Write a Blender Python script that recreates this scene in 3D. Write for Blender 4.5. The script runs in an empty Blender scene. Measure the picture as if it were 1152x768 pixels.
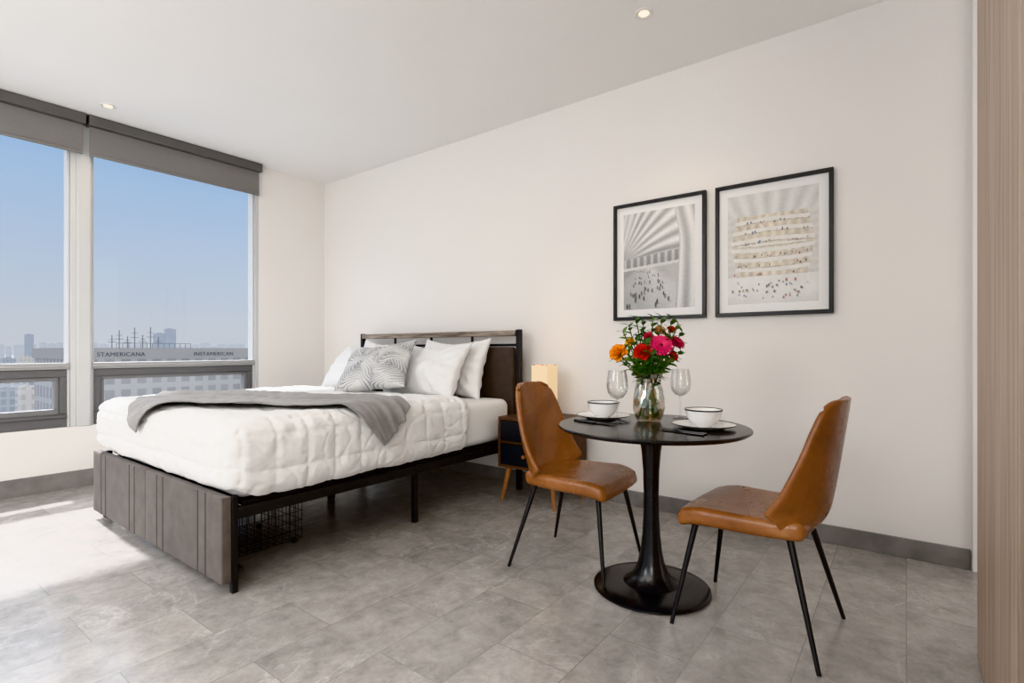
import bpy, bmesh, math, random
from mathutils import Vector, Matrix, noise
random.seed(4)
S = bpy.context.scene
COL = S.collection
PI = math.pi
R = math.radians
H = 2.927
XW, YB = -5.21, 3.40

# ------------------------------------------------------------------ materials
def new_mat(name):
    m = bpy.data.materials.new(name); m.use_nodes = True
    nt = m.node_tree; nt.nodes.clear()
    out = nt.nodes.new('ShaderNodeOutputMaterial')
    return m, nt, out
def scl(c, k): return (min(c[0]*k,1), min(c[1]*k,1), min(c[2]*k,1), 1)
def noise_node(nt, scale, detail=4, vec=None, dist=0):
    n = nt.nodes.new('ShaderNodeTexNoise'); n.inputs['Scale'].default_value = scale
    n.inputs['Detail'].default_value = detail; n.inputs['Distortion'].default_value = dist
    if vec is not None: nt.links.new(vec, n.inputs['Vector'])
    return n
def mix_node(nt, fac, a, b, blend='MIX'):
    n = nt.nodes.new('ShaderNodeMix'); n.data_type = 'RGBA'; n.blend_type = blend
    for val, idx in ((fac, 0), (a, 6), (b, 7)):
        if hasattr(val, 'is_linked') or hasattr(val, 'links'): nt.links.new(val, n.inputs[idx])
        else: n.inputs[idx].default_value = val
    return n.outputs[2]
def mapping(nt, scale=(1,1,1), rot=(0,0,0)):
    tc = nt.nodes.new('ShaderNodeTexCoord'); mp = nt.nodes.new('ShaderNodeMapping')
    mp.inputs['Scale'].default_value = scale; mp.inputs['Rotation'].default_value = rot
    nt.links.new(tc.outputs['Object'], mp.inputs['Vector'])
    return mp.outputs['Vector']
def M(name, col, rough=.5, metal=0, var=.06, vscale=5, bump=0, bscale=60, spec=.5, coat=0, sheen=0, emis=None, estr=0, stretch=(1,1,1), detail=4):
    m, nt, out = new_mat(name)
    p = nt.nodes.new('ShaderNodeBsdfPrincipled'); nt.links.new(p.outputs[0], out.inputs[0])
    v = mapping(nt, stretch)
    n = noise_node(nt, vscale, detail, v)
    c = mix_node(nt, n.outputs['Fac'], scl(col,1-var), scl(col,1+var))
    nt.links.new(c, p.inputs['Base Color'])
    p.inputs['Roughness'].default_value = rough; p.inputs['Metallic'].default_value = metal
    p.inputs['Specular IOR Level'].default_value = spec
    p.inputs['Coat Weight'].default_value = coat
    p.inputs['Sheen Weight'].default_value = sheen
    if emis: p.inputs['Emission Color'].default_value = (*emis,1); p.inputs['Emission Strength'].default_value = estr
    if bump:
        n2 = noise_node(nt, bscale, 3, v)
        b = nt.nodes.new('ShaderNodeBump'); b.inputs['Strength'].default_value = bump; b.inputs['Distance'].default_value = .01
        nt.links.new(n2.outputs['Fac'], b.inputs['Height']); nt.links.new(b.outputs[0], p.inputs['Normal'])
    return m
def ramp(nt, src, stops):
    r = nt.nodes.new('ShaderNodeValToRGB'); e = r.color_ramp.elements
    while len(e) < len(stops): e.new(.5)
    for el, (pos, c) in zip(e, stops): el.position = pos; el.color = c
    nt.links.new(src, r.inputs['Fac']); return r.outputs['Color']
def wood_mat(name, c1, c2, scale=(1,1,1), rough=.5, ns=6):
    m, nt, out = new_mat(name)
    p = nt.nodes.new('ShaderNodeBsdfPrincipled'); nt.links.new(p.outputs[0], out.inputs[0])
    v = mapping(nt, scale)
    n = noise_node(nt, ns, 8, v, .6)
    n2 = noise_node(nt, ns*4, 4, v)
    a = nt.nodes.new('ShaderNodeMath'); a.operation = 'ADD'
    b = nt.nodes.new('ShaderNodeMath'); b.operation = 'MULTIPLY'; b.inputs[1].default_value = .4
    nt.links.new(n2.outputs['Fac'], b.inputs[0]); nt.links.new(n.outputs['Fac'], a.inputs[0]); nt.links.new(b.outputs[0], a.inputs[1])
    c = ramp(nt, a.outputs[0], [(.5,(*c1,1)),(.9,(*c2,1))])
    nt.links.new(c, p.inputs['Base Color']); p.inputs['Roughness'].default_value = rough
    return m
def floor_mat():
    m, nt, out = new_mat('stone_tile')
    p = nt.nodes.new('ShaderNodeBsdfPrincipled'); nt.links.new(p.outputs[0], out.inputs[0])
    v = mapping(nt, (1,1,1), (0,0,PI/2))
    br = nt.nodes.new('ShaderNodeTexBrick'); nt.links.new(v, br.inputs['Vector'])
    br.inputs['Scale'].default_value = 1; br.inputs['Brick Width'].default_value = .6; br.inputs['Row Height'].default_value = .3
    br.inputs['Mortar Size'].default_value = .0015; br.inputs['Mortar Smooth'].default_value = .3
    br.inputs['Color1'].default_value = (.365,.342,.323,1); br.inputs['Color2'].default_value = (.305,.287,.272,1); br.inputs['Mortar'].default_value = (.21,.197,.187,1)
    sub = nt.nodes.new('ShaderNodeVectorMath'); sub.operation = 'MULTIPLY_ADD'
    nt.links.new(br.outputs['Color'], sub.inputs[0]); sub.inputs[1].default_value = (40,40,40); nt.links.new(v, sub.inputs[2])
    vv = sub.outputs[0]
    n = noise_node(nt, 10, 12, vv, .25); n.inputs['Roughness'].default_value = .77
    n5 = noise_node(nt, 2.6, 5, vv, .4)
    c = mix_node(nt, .76, br.outputs['Color'], ramp(nt, n.outputs['Fac'], [(.33,(.33,.33,.335,1)),(.5,(.5,.5,.5,1)),(.68,(.68,.675,.665,1))]), 'OVERLAY')
    c = mix_node(nt, .32, c, ramp(nt, n5.outputs['Fac'], [(.35,(.39,.385,.38,1)),(.65,(.62,.62,.62,1))]), 'OVERLAY')
    for sc_, wd_, st_ in ((2.1,.010,.36),(3.6,.007,.24)):
        n3 = noise_node(nt, sc_, 10, vv, .45); n3.inputs['Roughness'].default_value = .58
        vein = ramp(nt, n3.outputs['Fac'], [(.5-wd_,(0,0,0,1)),(.5,(1,1,1,1)),(.5+wd_,(0,0,0,1))])
        n4 = noise_node(nt, 1.3, 2, v)
        f = nt.nodes.new('ShaderNodeMath'); f.operation = 'MULTIPLY'; f.inputs[1].default_value = st_
        f2 = nt.nodes.new('ShaderNodeMath'); f2.operation = 'MULTIPLY'
        nt.links.new(vein, f.inputs[0]); nt.links.new(f.outputs[0], f2.inputs[0])
        nt.links.new(ramp(nt, n4.outputs['Fac'], [(.40,(0,0,0,1)),(.58,(1,1,1,1))]), f2.inputs[1])
        c = mix_node(nt, f2.outputs[0], c, (.60,.575,.55,1))
    nt.links.new(c, p.inputs['Base Color'])
    p.inputs['Roughness'].default_value = .20; p.inputs['Specular IOR Level'].default_value = .65
    b = nt.nodes.new('ShaderNodeBump'); b.inputs['Strength'].default_value = .08; b.inputs['Distance'].default_value = .004
    nt.links.new(n.outputs['Fac'], b.inputs['Height']); nt.links.new(b.outputs[0], p.inputs['Normal'])
    return m
def leather_mat():
    m, nt, out = new_mat('cognac_leather')
    p = nt.nodes.new('ShaderNodeBsdfPrincipled'); nt.links.new(p.outputs[0], out.inputs[0])
    v = mapping(nt)
    n = noise_node(nt, 4.5, 7, v, .5); n.inputs['Roughness'].default_value = .60
    n2 = noise_node(nt, 38, 4, v)
    a = mix_node(nt, .22, n.outputs['Color'], n2.outputs['Color'])
    bwn = nt.nodes.new('ShaderNodeRGBToBW'); nt.links.new(a, bwn.inputs[0])
    c = ramp(nt, bwn.outputs[0], [(.35,(.150,.055,.018,1)),(.46,(.230,.088,.030,1)),(.56,(.290,.118,.044,1)),(.68,(.385,.180,.080,1))])
    nt.links.new(c, p.inputs['Base Color'])
    nt.links.new(ramp(nt, bwn.outputs[0], [(.35,(.36,.36,.36,1)),(.65,(.20,.20,.20,1))]), p.inputs['Roughness'])
    vo = nt.nodes.new('ShaderNodeTexVoronoi'); vo.inputs['Scale'].default_value = 260; nt.links.new(v, vo.inputs['Vector'])
    b = nt.nodes.new('ShaderNodeBump'); b.inputs['Strength'].default_value = .10; b.inputs['Distance'].default_value = .004
    nt.links.new(vo.outputs['Distance'], b.inputs['Height'])
    b2 = nt.nodes.new('ShaderNodeBump'); b2.inputs['Strength'].default_value = .18; b2.inputs['Distance'].default_value = .012
    nt.links.new(n.outputs['Fac'], b2.inputs['Height']); nt.links.new(b.outputs[0], b2.inputs['Normal'])
    nt.links.new(b2.outputs[0], p.inputs['Normal'])
    return m
def glass_mat(name, tint=(1,1,1), base=.05, edge=.5, rough=.0, tints=None):
    m, nt, out = new_mat(name)
    t = nt.nodes.new('ShaderNodeBsdfTransparent'); t.inputs[0].default_value = (*tint,1)
    if tints:
        n = noise_node(nt, 26, 2, mapping(nt))
        nt.links.new(ramp(nt, n.outputs['Fac'], [(p,(*c,1)) for p,c in tints]), t.inputs[0])
    g = nt.nodes.new('ShaderNodeBsdfGlossy'); g.inputs['Roughness'].default_value = rough
    lw = nt.nodes.new('ShaderNodeLayerWeight'); lw.inputs['Blend'].default_value = .35
    mr = nt.nodes.new('ShaderNodeMapRange'); mr.inputs['To Min'].default_value = base; mr.inputs['To Max'].default_value = edge
    nt.links.new(lw.outputs['Facing'], mr.inputs['Value'])
    mx = nt.nodes.new('ShaderNodeMixShader')
    nt.links.new(mr.outputs[0], mx.inputs[0]); nt.links.new(t.outputs[0], mx.inputs[1]); nt.links.new(g.outputs[0], mx.inputs[2])
    nt.links.new(mx.outputs[0], out.inputs[0]); return m
def attr_mat(name, rough=.35, amt=.25, ns=45):
    m, nt, out = new_mat(name)
    p = nt.nodes.new('ShaderNodeBsdfPrincipled'); nt.links.new(p.outputs[0], out.inputs[0])
    a = nt.nodes.new('ShaderNodeVertexColor'); a.layer_name = 'Col'
    n = noise_node(nt, ns, 5, mapping(nt))
    c = mix_node(nt, amt, a.outputs['Color'], ramp(nt, n.outputs['Fac'], [(.3,(.3,.3,.3,1)),(.7,(.7,.7,.7,1))]), 'OVERLAY')
    nt.links.new(c, p.inputs['Base Color']); p.inputs['Roughness'].default_value = rough
    return m
def haze_mat(name, col, e=.5, win=None, dark=(.70,.82)):
    m, nt, out = new_mat(name)
    d = nt.nodes.new('ShaderNodeBsdfDiffuse'); em = nt.nodes.new('ShaderNodeEmission')  # emission adds a glow that stands in for distance haze
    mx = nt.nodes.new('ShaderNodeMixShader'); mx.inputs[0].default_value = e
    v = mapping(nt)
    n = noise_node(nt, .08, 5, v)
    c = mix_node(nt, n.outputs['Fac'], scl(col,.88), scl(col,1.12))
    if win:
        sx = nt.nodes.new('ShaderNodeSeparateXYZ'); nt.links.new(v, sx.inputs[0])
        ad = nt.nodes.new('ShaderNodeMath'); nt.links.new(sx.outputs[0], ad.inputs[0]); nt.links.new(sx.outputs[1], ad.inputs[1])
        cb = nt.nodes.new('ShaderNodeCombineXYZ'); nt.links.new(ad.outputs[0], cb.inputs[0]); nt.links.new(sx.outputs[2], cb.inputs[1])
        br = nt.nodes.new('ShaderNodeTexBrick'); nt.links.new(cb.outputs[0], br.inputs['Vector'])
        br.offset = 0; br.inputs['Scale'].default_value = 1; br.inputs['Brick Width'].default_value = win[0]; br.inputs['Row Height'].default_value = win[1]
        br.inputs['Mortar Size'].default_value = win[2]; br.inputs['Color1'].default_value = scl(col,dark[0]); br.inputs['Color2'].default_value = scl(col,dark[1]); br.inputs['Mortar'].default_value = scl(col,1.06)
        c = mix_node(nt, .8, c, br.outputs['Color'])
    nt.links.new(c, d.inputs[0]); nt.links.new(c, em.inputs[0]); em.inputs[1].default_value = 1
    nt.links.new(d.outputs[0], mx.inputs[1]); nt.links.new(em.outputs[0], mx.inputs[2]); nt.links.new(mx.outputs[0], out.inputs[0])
    return m

mt = {}
mt['wall'] = M('wall_paint', (.80,.770,.738), .85, var=.015, vscale=2, bump=.03, bscale=180)
mt['ceiling'] = M('ceiling_paint', (.84,.828,.808), .9, var=.015, vscale=2)
mt['floor'] = floor_mat()
mt['skirting'] = M('stone_skirting', (.225,.212,.202), .35, var=.5, vscale=8, detail=12)
mt['winframe'] = M('grey_window_frame', (.36,.355,.35), .45, var=.05)
mt['sashframe'] = M('dark_grey_sash', (.125,.123,.125), .45, var=.05)
mt['sashinner'] = M('mid_grey_sash_bead', (.20,.198,.20), .45, var=.05)
mt['whiteframe'] = M('pale_metal_mullion', (.56,.56,.555), .4, var=.03)
mt['glass'] = glass_mat('window_glass', (.98,.988,1), .01, .05)
mt['blind'] = M('blind_fabric', (.215,.205,.198), .9, var=.05, vscale=40, bump=.1, bscale=300)
mt['blindrail'] = M('blind_rail', (.12,.115,.112), .55)
mt['black'] = M('black_metal', (.012,.012,.013), .42, var=.2)
mt['tableblk'] = M('black_tabletop', (.013,.013,.014), .22, var=.3, vscale=12)
mt['leather'] = leather_mat()
mt['bedfabric'] = M('grey_upholstery', (.112,.095,.085), .85, var=.42, vscale=13, bump=.3, bscale=200, sheen=.1, detail=10)
mt['bedband'] = M('dark_grey_upholstery', (.078,.066,.059), .85, var=.3, vscale=14, bump=.25, bscale=200, detail=8)
mt['headfabric'] = M('dark_brown_upholstery', (.065,.050,.043), .85, var=.3, vscale=14, bump=.2, bscale=300, detail=8)
mt['plank'] = wood_mat('weathered_plank', (.09,.07,.052), (.40,.33,.27), (1.2,14,14), .7, 3)
mt['walnut'] = wood_mat('walnut', (.040,.020,.012), (.110,.055,.030), (3,14,14), .45, 4)
mt['legwood'] = wood_mat('leg_wood', (.22,.09,.03), (.38,.17,.07), (14,14,2), .45, 4)
mt['drawer'] = M('dark_drawer', (.012,.0135,.017), .4)
mt['panelwood'] = wood_mat('pale_panel_wood', (.33,.24,.178), (.54,.42,.33), (15,15,.45), .5, 2.0)
mt['white'] = M('white_cotton', (.75,.742,.732), .95, var=.02, vscale=8, bump=.14, bscale=45, sheen=.1)
mt['sheet'] = M('white_sheet', (.76,.752,.742), .9, var=.02, vscale=5, bump=.08, bscale=25)
mt['throw'] = M('grey_throw', (.255,.244,.237), .95, var=.15, vscale=14, bump=.3, bscale=160, sheen=.3)
mt['leafprint'] = attr_mat('leaf_print_fabric', .9, .12, 60)
mt['china'] = M('white_china', (.80,.79,.77), .15, var=.01)
mt['darkrim'] = M('dark_rim', (.03,.032,.036), .3)
mt['cutlery'] = M('dark_cutlery', (.06,.06,.062), .25, metal=.9)
mt['clear'] = glass_mat('clear_glass', (.985,.985,.98), .03, .6, .0)
mt['vaseglass'] = glass_mat('vase_glass', (.90,.93,.91), .14, .8, .02, [(.36,(.84,.90,.84)),(.46,(.97,.96,.94)),(.56,(.96,.85,.70)),(.66,(.95,.90,.86))])
mt['frameblk'] = M('black_frame', (.012,.012,.012), .35)
mt['matboard'] = M('mat_board', (.80,.79,.775), .8, var=.01)
mt['print'] = attr_mat('print_ink', .4, .18, 60)
mt['stem'] = M('green_stem', (.07,.16,.03), .5, var=.2, vscale=30)
mt['leaf'] = M('green_leaf', (.045,.12,.030), .5, var=.4, vscale=25)
mt['lightleaf'] = M('light_green_leaf', (.13,.23,.05), .5, var=.3, vscale=25)
mt['pink'] = M('pink_petal', (.64,.03,.12), .6, var=.2, vscale=40)
mt['rosepink'] = M('rose_pink_petal', (.62,.06,.10), .6, var=.3, vscale=40)
mt['red'] = M('red_petal', (.58,.022,.015), .6, var=.25, vscale=40)
mt['orange'] = M('orange_petal', (.86,.30,.022), .6, var=.2, vscale=40)
mt['yellow'] = M('yellow_petal', (.84,.45,.06), .6, var=.2, vscale=40)
mt['peach'] = M('peach_petal', (.80,.46,.28), .6, var=.1, vscale=40)
mt['yellowc'] = M('yellow_center', (.55,.35,.05), .8, var=.3, vscale=200)
mt['darkc'] = M('dark_center', (.10,.02,.02), .8, var=.3, vscale=200)
mt['crimson'] = M('crimson_petal', (.45,.014,.05), .6, var=.3, vscale=40)
mt['shade'] = M('lamp_shade_paper', (.80,.66,.47), .8, emis=(1,.69,.36), estr=.38)
mt['lens'] = M('light_lens', (.9,.85,.75), .3, emis=(1,.82,.55), estr=6)
mt['ring'] = M('light_trim', (.75,.73,.70), .4)

# ------------------------------------------------------------------ mesh builder
def world_off(o):
    v = Vector((0,0,0))
    while o is not None: v += o.location; o = o.parent
    return v
class MB:
    def __init__(s): s.v = []; s.f = []
    def add(s, vs, fs, mtx=None):
        o = len(s.v)
        s.v += [(mtx @ Vector(p)) if mtx is not None else Vector(p) for p in vs]
        s.f += [tuple(i+o for i in f) for f in fs]; return s
    def box(s, x0,x1,y0,y1,z0,z1, mtx=None):
        vs = [(x,y,z) for x in (x0,x1) for y in (y0,y1) for z in (z0,z1)]
        return s.add(vs, [(0,1,3,2),(4,6,7,5),(0,4,5,1),(2,3,7,6),(0,2,6,4),(1,5,7,3)], mtx)
    def tube(s, pts, r, n=10, mtx=None, cap=True):
        pts = [Vector(p) for p in pts]; m = len(pts)
        rs = r if isinstance(r,(list,tuple)) else [r]*m
        vs = []; fs = []
        t0 = (pts[1]-pts[0]).normalized()
        nrm = t0.orthogonal().normalized()
        for i,p in enumerate(pts):
            t = (pts[min(i+1,m-1)]-pts[max(i-1,0)]).normalized()
            nrm = (nrm - t*nrm.dot(t)).normalized(); b = t.cross(nrm)
            for k in range(n):
                a = 2*PI*k/n
                vs.append(p + (nrm*math.cos(a)+b*math.sin(a))*rs[i])
        for i in range(m-1):
            for k in range(n):
                fs.append((i*n+k, i*n+(k+1)%n, (i+1)*n+(k+1)%n, (i+1)*n+k))
        if cap: fs += [tuple(range(n)), tuple(range((m-1)*n, m*n))]
        return s.add(vs, fs, mtx)
    def lathe(s, prof, n=48, mtx=None, mod=None):
        vs = []; rings = []; fs = []
        for r,z in prof:
            if r < 1e-6: rings.append([len(vs)]*n); vs.append((0,0,z))
            else:
                rings.append(list(range(len(vs),len(vs)+n)))
                for k in range(n):
                    a = 2*PI*k/n; q = r*(mod(a,z) if mod else 1)
                    vs.append((q*math.cos(a), q*math.sin(a), z))
        for a,b in zip(rings, rings[1:]):
            for k in range(n):
                q = [a[k], a[(k+1)%n], b[(k+1)%n], b[k]]; u = []
                for i in q:
                    if i not in u: u.append(i)
                if len(u) > 2: fs.append(tuple(u))
        return s.add(vs, fs, mtx)
    def grid(s, fn, nu, nv, mtx=None):
        vs = [fn(i/nu, j/nv) for j in range(nv+1) for i in range(nu+1)]
        w = nu+1
        fs = [(j*w+i, j*w+i+1, (j+1)*w+i+1, (j+1)*w+i) for j in range(nv) for i in range(nu)]
        return s.add(vs, fs, mtx)
    def build(s, name, mat, parent=None, smooth=True, bevel=0, angle=40, recalc=True, world=True):
        off = world_off(parent) if (parent is not None and world) else Vector((0,0,0))
        me = bpy.data.meshes.new(name)
        me.from_pydata([tuple(v-off) for v in s.v], [], s.f); me.update()
        if recalc:
            bm = bmesh.new(); bm.from_mesh(me); bmesh.ops.recalc_face_normals(bm, faces=bm.faces); bm.to_mesh(me); bm.free()
        o = bpy.data.objects.new(name, me); COL.objects.link(o); o.parent = parent
        me.materials.append(mat)
        if smooth:
            for p in me.polygons: p.use_smooth = True
            me.set_sharp_from_angle(angle=R(angle))
        if bevel:
            b = o.modifiers.new('bevel','BEVEL'); b.width = bevel; b.segments = 2; b.limit_method = 'ANGLE'
        return o
def rbox(hx,hy,hz,r,nx,ny,nz,k=4):
    def axis(h,n):
        a = [-h + r*i/k for i in range(k)]
        b = [-(h-r) + 2*(h-r)*i/n for i in range(n+1)]
        return a + b + [-x for x in reversed(a)]
    A = (axis(hx,nx), axis(hy,ny), axis(hz,nz)); N = [len(a)-1 for a in A]
    idx = {}; vs = []; ns = []; fs = []; h = (hx,hy,hz)
    def vid(i,j,l):
        key = (i,j,l)
        if key in idx: return idx[key]
        p = Vector((A[0][i],A[1][j],A[2][l]))
        inner = Vector([max(-(h[q]-r), min(h[q]-r, p[q])) for q in range(3)])
        d = (p-inner)
        d = d.normalized() if d.length > 1e-9 else Vector((0,0,1))
        idx[key] = len(vs); vs.append(inner+d*r); ns.append(d); return idx[key]
    tags = []
    for ax in range(3):
        b, c = [(1,2),(0,2),(0,1)][ax]
        for side in (0, N[ax]):
            for i in range(N[b]):
                for j in range(N[c]):
                    q = []
                    for di,dj in ((0,0),(1,0),(1,1),(0,1)):
                        t = [0,0,0]; t[ax]=side; t[b]=i+di; t[c]=j+dj
                        q.append(vid(*t))
                    fs.append(tuple(q)); tags.append((ax, side>0))
    return vs, ns, fs, tags
def thing(name, label, cat, loc=(0,0,0), rz=0, group=None):
    o = bpy.data.objects.new(name, None); COL.objects.link(o); o.location = loc; o.rotation_euler = (0,0,rz)
    o.empty_display_size = .1
    o['label'] = label; o['category'] = cat
    if group: o['group'] = group
    return o
def tag(o, label, cat, group=None):
    o['label'] = label; o['category'] = cat
    if group: o['group'] = group
    return o
def struct(o): o['kind'] = 'structure'; return o
def copy_tree(o, parent=None):
    c = o.copy(); COL.objects.link(c); c.parent = parent
    for ch in [x for x in bpy.data.objects if x.parent == o]: copy_tree(ch, c)
    return c
def clone(o, loc, rz, label):
    c = copy_tree(o); c.location = loc; c.rotation_euler = (0,0,rz); c['label'] = label; return c
def T(x,y,z): return Matrix.Translation((x,y,z))
def nz(x,y,z,s): return noise.noise(Vector((x*s,y*s,z*s)))
def sst(a,b,x):
    t = min(1,max(0,(x-a)/(b-a))); return t*t*(3-2*t)

# ------------------------------------------------------------------ room shell
struct(MB().box(-5.45,2.6,-2.6,3.6,-.12,0).build('floor', mt['floor'], smooth=False))
struct(MB().box(-5.45,2.6,-2.6,3.6,H,H+.15).build('ceiling', mt['ceiling'], smooth=False))
struct(MB().box(-5.45,1.4,YB,YB+.2,0,H).build('wall_back', mt['wall'], smooth=False))
wl = MB().box(-5.41,XW,-2.6,2.655,0,.475)
wl.box(-5.41,XW,2.655,YB,0,H); wl.box(-5.41,XW,-2.6,-.7,.475,H); wl.box(-5.41,XW,-.7,2.655,2.86,H)
struct(wl.build('wall_left', mt['wall'], smooth=False))
struct(MB().box(-5.21,.25,YB-.014,YB,0,.10).build('baseboard_back', mt['skirting'], bevel=.002))
struct(MB().box(XW,XW+.014,-2.6,YB-.014,0,.13).build('baseboard_left', mt['skirting'], bevel=.002))
struct(MB().box(.256,.36,YB-.03,YB,0,H).build('trim_1', mt['wall'], bevel=.003))
tr = MB(); tr.box(-5.36,XW+.012,1.214,1.292,.475,2.86); tr.box(-5.34,XW+.004,1.203,1.303,.475,2.86)
struct(tr.build('trim_2', mt['whiteframe'], bevel=.004))
# windows
def window(name, y0, y1):
    fx0, fx1 = -5.33, -5.235
    f = MB()
    f.box(fx0,fx1,y0,y0+.022,.475,2.86); f.box(fx0,fx1+.018,y1-.034,y1,.475,2.86); f.box(fx0,fx1,y1-.052,y1-.034,.475,2.86)
    f.box(fx0,fx1,y0,y1,2.80,2.86)
    o = struct(f.build(name, mt['whiteframe'], bevel=.004))
    tb = MB(); tb.box(fx0,fx1+.015,y0,y1-.034,.925,.975); tb.box(fx0,fx1+.024,y0,y1-.034,.940,.958)
    tb.build('window_transom', mt['winframe'], o, bevel=.004)
    s = MB()
    a0,a1 = y0+.022, y1-.052
    s.box(fx0,fx1,a0,a1,.865,.924); s.box(fx0,fx1,a0,a1,.476,.575); s.box(fx0,fx1,a0,a0+.045,.575,.865); s.box(fx0,fx1,a1-.045,a1,.575,.865)
    s.box(fx1,fx1+.012,a0,a1,.548,.570)
    MB_s = s.build('window_sash', mt['sashframe'], o, bevel=.004)
    s = MB(); b0,b1 = a0+.045,a1-.045
    s.box(fx0,fx1-.02,b0,b1,.835,.865); s.box(fx0,fx1-.02,b0,b1,.575,.615); s.box(fx0,fx1-.02,b0,b0+.028,.615,.835); s.box(fx0,fx1-.02,b1-.028,b1,.615,.835)
    s.build('glazing_bead', mt['sashinner'], MB_s, bevel=.003)
    MB().box(-5.285,-5.281,y0+.02,y1-.04,.97,2.82).build('window_pane', mt['glass'], o, smooth=False)
    MB().box(-5.285,-5.281,a0+.06,a1-.06,.60,.845).build('window_pane', mt['glass'], o, smooth=False)
    MB().box(-5.223,-5.20,(y0+y1)/2-.06,(y0+y1)/2+.06,.550,.570).build('window_handle', mt['blindrail'], MB_s, bevel=.004)
window('window_1', -.7, 1.205)
window('window_2', 1.30, 2.655)
def blind(y0,y1,label):
    t = thing('roller_blind', label, 'blind', (-5.16,(y0+y1)/2,2.62), 0, 'grey roller blinds on the windows')
    MB().box(-5.205,-5.11,y0,y1,2.845,H-.002).build('headrail', mt['blindrail'], t, bevel=.006)
    MB().box(-5.165,-5.161,y0+.012,y1-.012,2.635,2.85).build('blind_fabric', mt['blind'], t, smooth=False)
    MB().box(-5.172,-5.154,y0+.012,y1-.012,2.615,2.638).build('bottom_bar', mt['blind'], t, bevel=.005)
blind(-.72, 1.245, 'grey roller blind over the left window, running out of frame')
blind(1.262, 2.645, 'grey roller blind over the window nearer the bed')

# downlights
def downlight(x,y,label):
    t = thing('ceiling_downlight', label, 'ceiling light', (x,y,H), 0, 'recessed ceiling downlights')
    MB().lathe([(.026,-.001),(.032,-.006),(.047,-.008),(.052,-.004),(.052,0)],32,T(x,y,H)).build('trim_ring', mt['ring'], t)
    MB().lathe([(0,-.0025),(.026,-.0025),(.027,-.0005)],24,T(x,y,H)).build('lens', mt['lens'], t)
downlight(-1.151,2.723,'round recessed ceiling light above the dining table')
downlight(-4.83,1.306,'round recessed ceiling light beside the window blind')

# wardrobe
t = thing('wardrobe', 'tall pale wood-grain wardrobe panel at the right edge', 'wardrobe', (.5,1.7,0))
MB().box(.225,.80,.75,2.468,0,H-.003).build('body', mt['panelwood'], t, bevel=.002)
for y0,y1 in ((.755,1.60),(1.606,2.466)):
    MB().box(.200,.2235,y0,y1,.004,H-.006).build('door', mt['panelwood'], t, bevel=.002)

# ------------------------------------------------------------------ bed
BX0,BX1,BY0 = -4.31,-2.385,1.09
FX0 = -4.155            # left end at the foot
bed = thing('bed_frame', 'black metal bed frame with grey upholstered footboard and dark headboard', 'bed', (-3.35,2.15,0))
hb = MB()
for x in (BX0,BX1): hb.box(x-.018,x+.018,3.225,3.265,0,1.235)
hb.box(BX0,BX1,3.232,3.258,1.105,1.125); hb.box(BX0,BX1,3.232,3.258,.46,.49)
for i in range(1,4):
    x = BX0+(BX1-BX0)*i/4; hb.box(x-.008,x+.008,3.236,3.254,1.12,1.19)
hbo = hb.build('headboard', mt['black'], bed, bevel=.003)
MB().box(BX0+.019,BX1-.019,3.215,3.30,1.185,1.228).build('wood_shelf', mt['plank'], hbo, bevel=.002)
n = 4; w = (BX1-BX0-.05)/n
for i in range(n):
    vs,ns,fs,tg = rbox(w/2-.002,.028,.305,.02,4,1,4,3)
    MB().add(vs,fs,T(BX0+.025+w*(i+.5),3.222,.795)).build('padded_panel', mt['headfabric'], hbo)
fb = MB()
fb.box(FX0+.02,BX1,BY0+.035,BY0+.06,.33,.37); fb.box(FX0+.02,BX1,BY0+.035,BY0+.06,.08,.10)
fbo = fb.build('footboard', mt['black'], bed, bevel=.003)
hw = (BX1+.012-FX0)/2
for i in range(2):
    cx = FX0+hw*(i+.5)
    vs,ns,fs,tg = rbox(hw/2-.0012,.022,.190,.007,16,1,8,3)
    fr = MB().add(vs,fs,T(cx,BY0-.022,.243)).build('drawer_front', mt['bedfabric'], fbo)
    for f in (-.64,-.46,.46,.64):
        vs,ns,fs,tg = rbox(.005,.0028,.188,.002,1,1,8,2)
        MB().add(vs,fs,T(cx+f*hw/2,BY0-.0435,.243)).build('stitched_seam', mt['bedband'], fr)
for x in (BX0,BX1):
    sx = 1 if x==BX1 else -1
    xf = x if sx > 0 else FX0+.02
    if sx > 0: MB().box(xf-.014,xf+.013,BY0+.001,BY0+.026,0,.432).build('leg', mt['black'], bed, bevel=.002)
    else: MB().box(xf-.014,xf+.014,BY0+.004,BY0+.05,0,.425).build('leg', mt['black'], bed, bevel=.003)
    ya,yb2 = BY0+.026,3.225
    rv = [(xf-.015,ya,.325),(xf-.015,ya,.375),(x-.015,yb2,.325),(x-.015,yb2,.375),(xf+.012,ya,.325),(xf+.012,ya,.375),(x+.012,yb2,.325),(x+.012,yb2,.375)]
    MB().add(rv,[(0,1,3,2),(4,6,7,5),(0,4,5,1),(2,3,7,6),(0,2,6,4),(1,5,7,3)]).build('side_rail', mt['black'], bed, bevel=.003)
    xm = x-.07*sx if sx > 0 else -4.16
    MB().box(xm-.016,xm+.016,2.22,2.252,0,.325).build('leg', mt['black'], bed, bevel=.003)
MB().box(-3.37,-3.33,2.22,2.26,0,.325).build('leg', mt['black'], bed, bevel=.003)
MB().box(-3.37,-3.33,BY0+.06,3.225,.325,.372).build('center_rail', mt['black'], bed, bevel=.003)
sl = MB(); sl.box(FX0+.03,BX1-.02,BY0+.06,3.22,.372,.39)
sl.build('slats', mt['black'], bed, bevel=.002)
def taper(x,y):         # the foot end is a little narrower on the window side
    k = 1-.078*(1-min(1,max(0,(y-1.05)/2.1)))
    return -2.36+(x+2.36)*k if x < -2.36 else x

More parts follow.
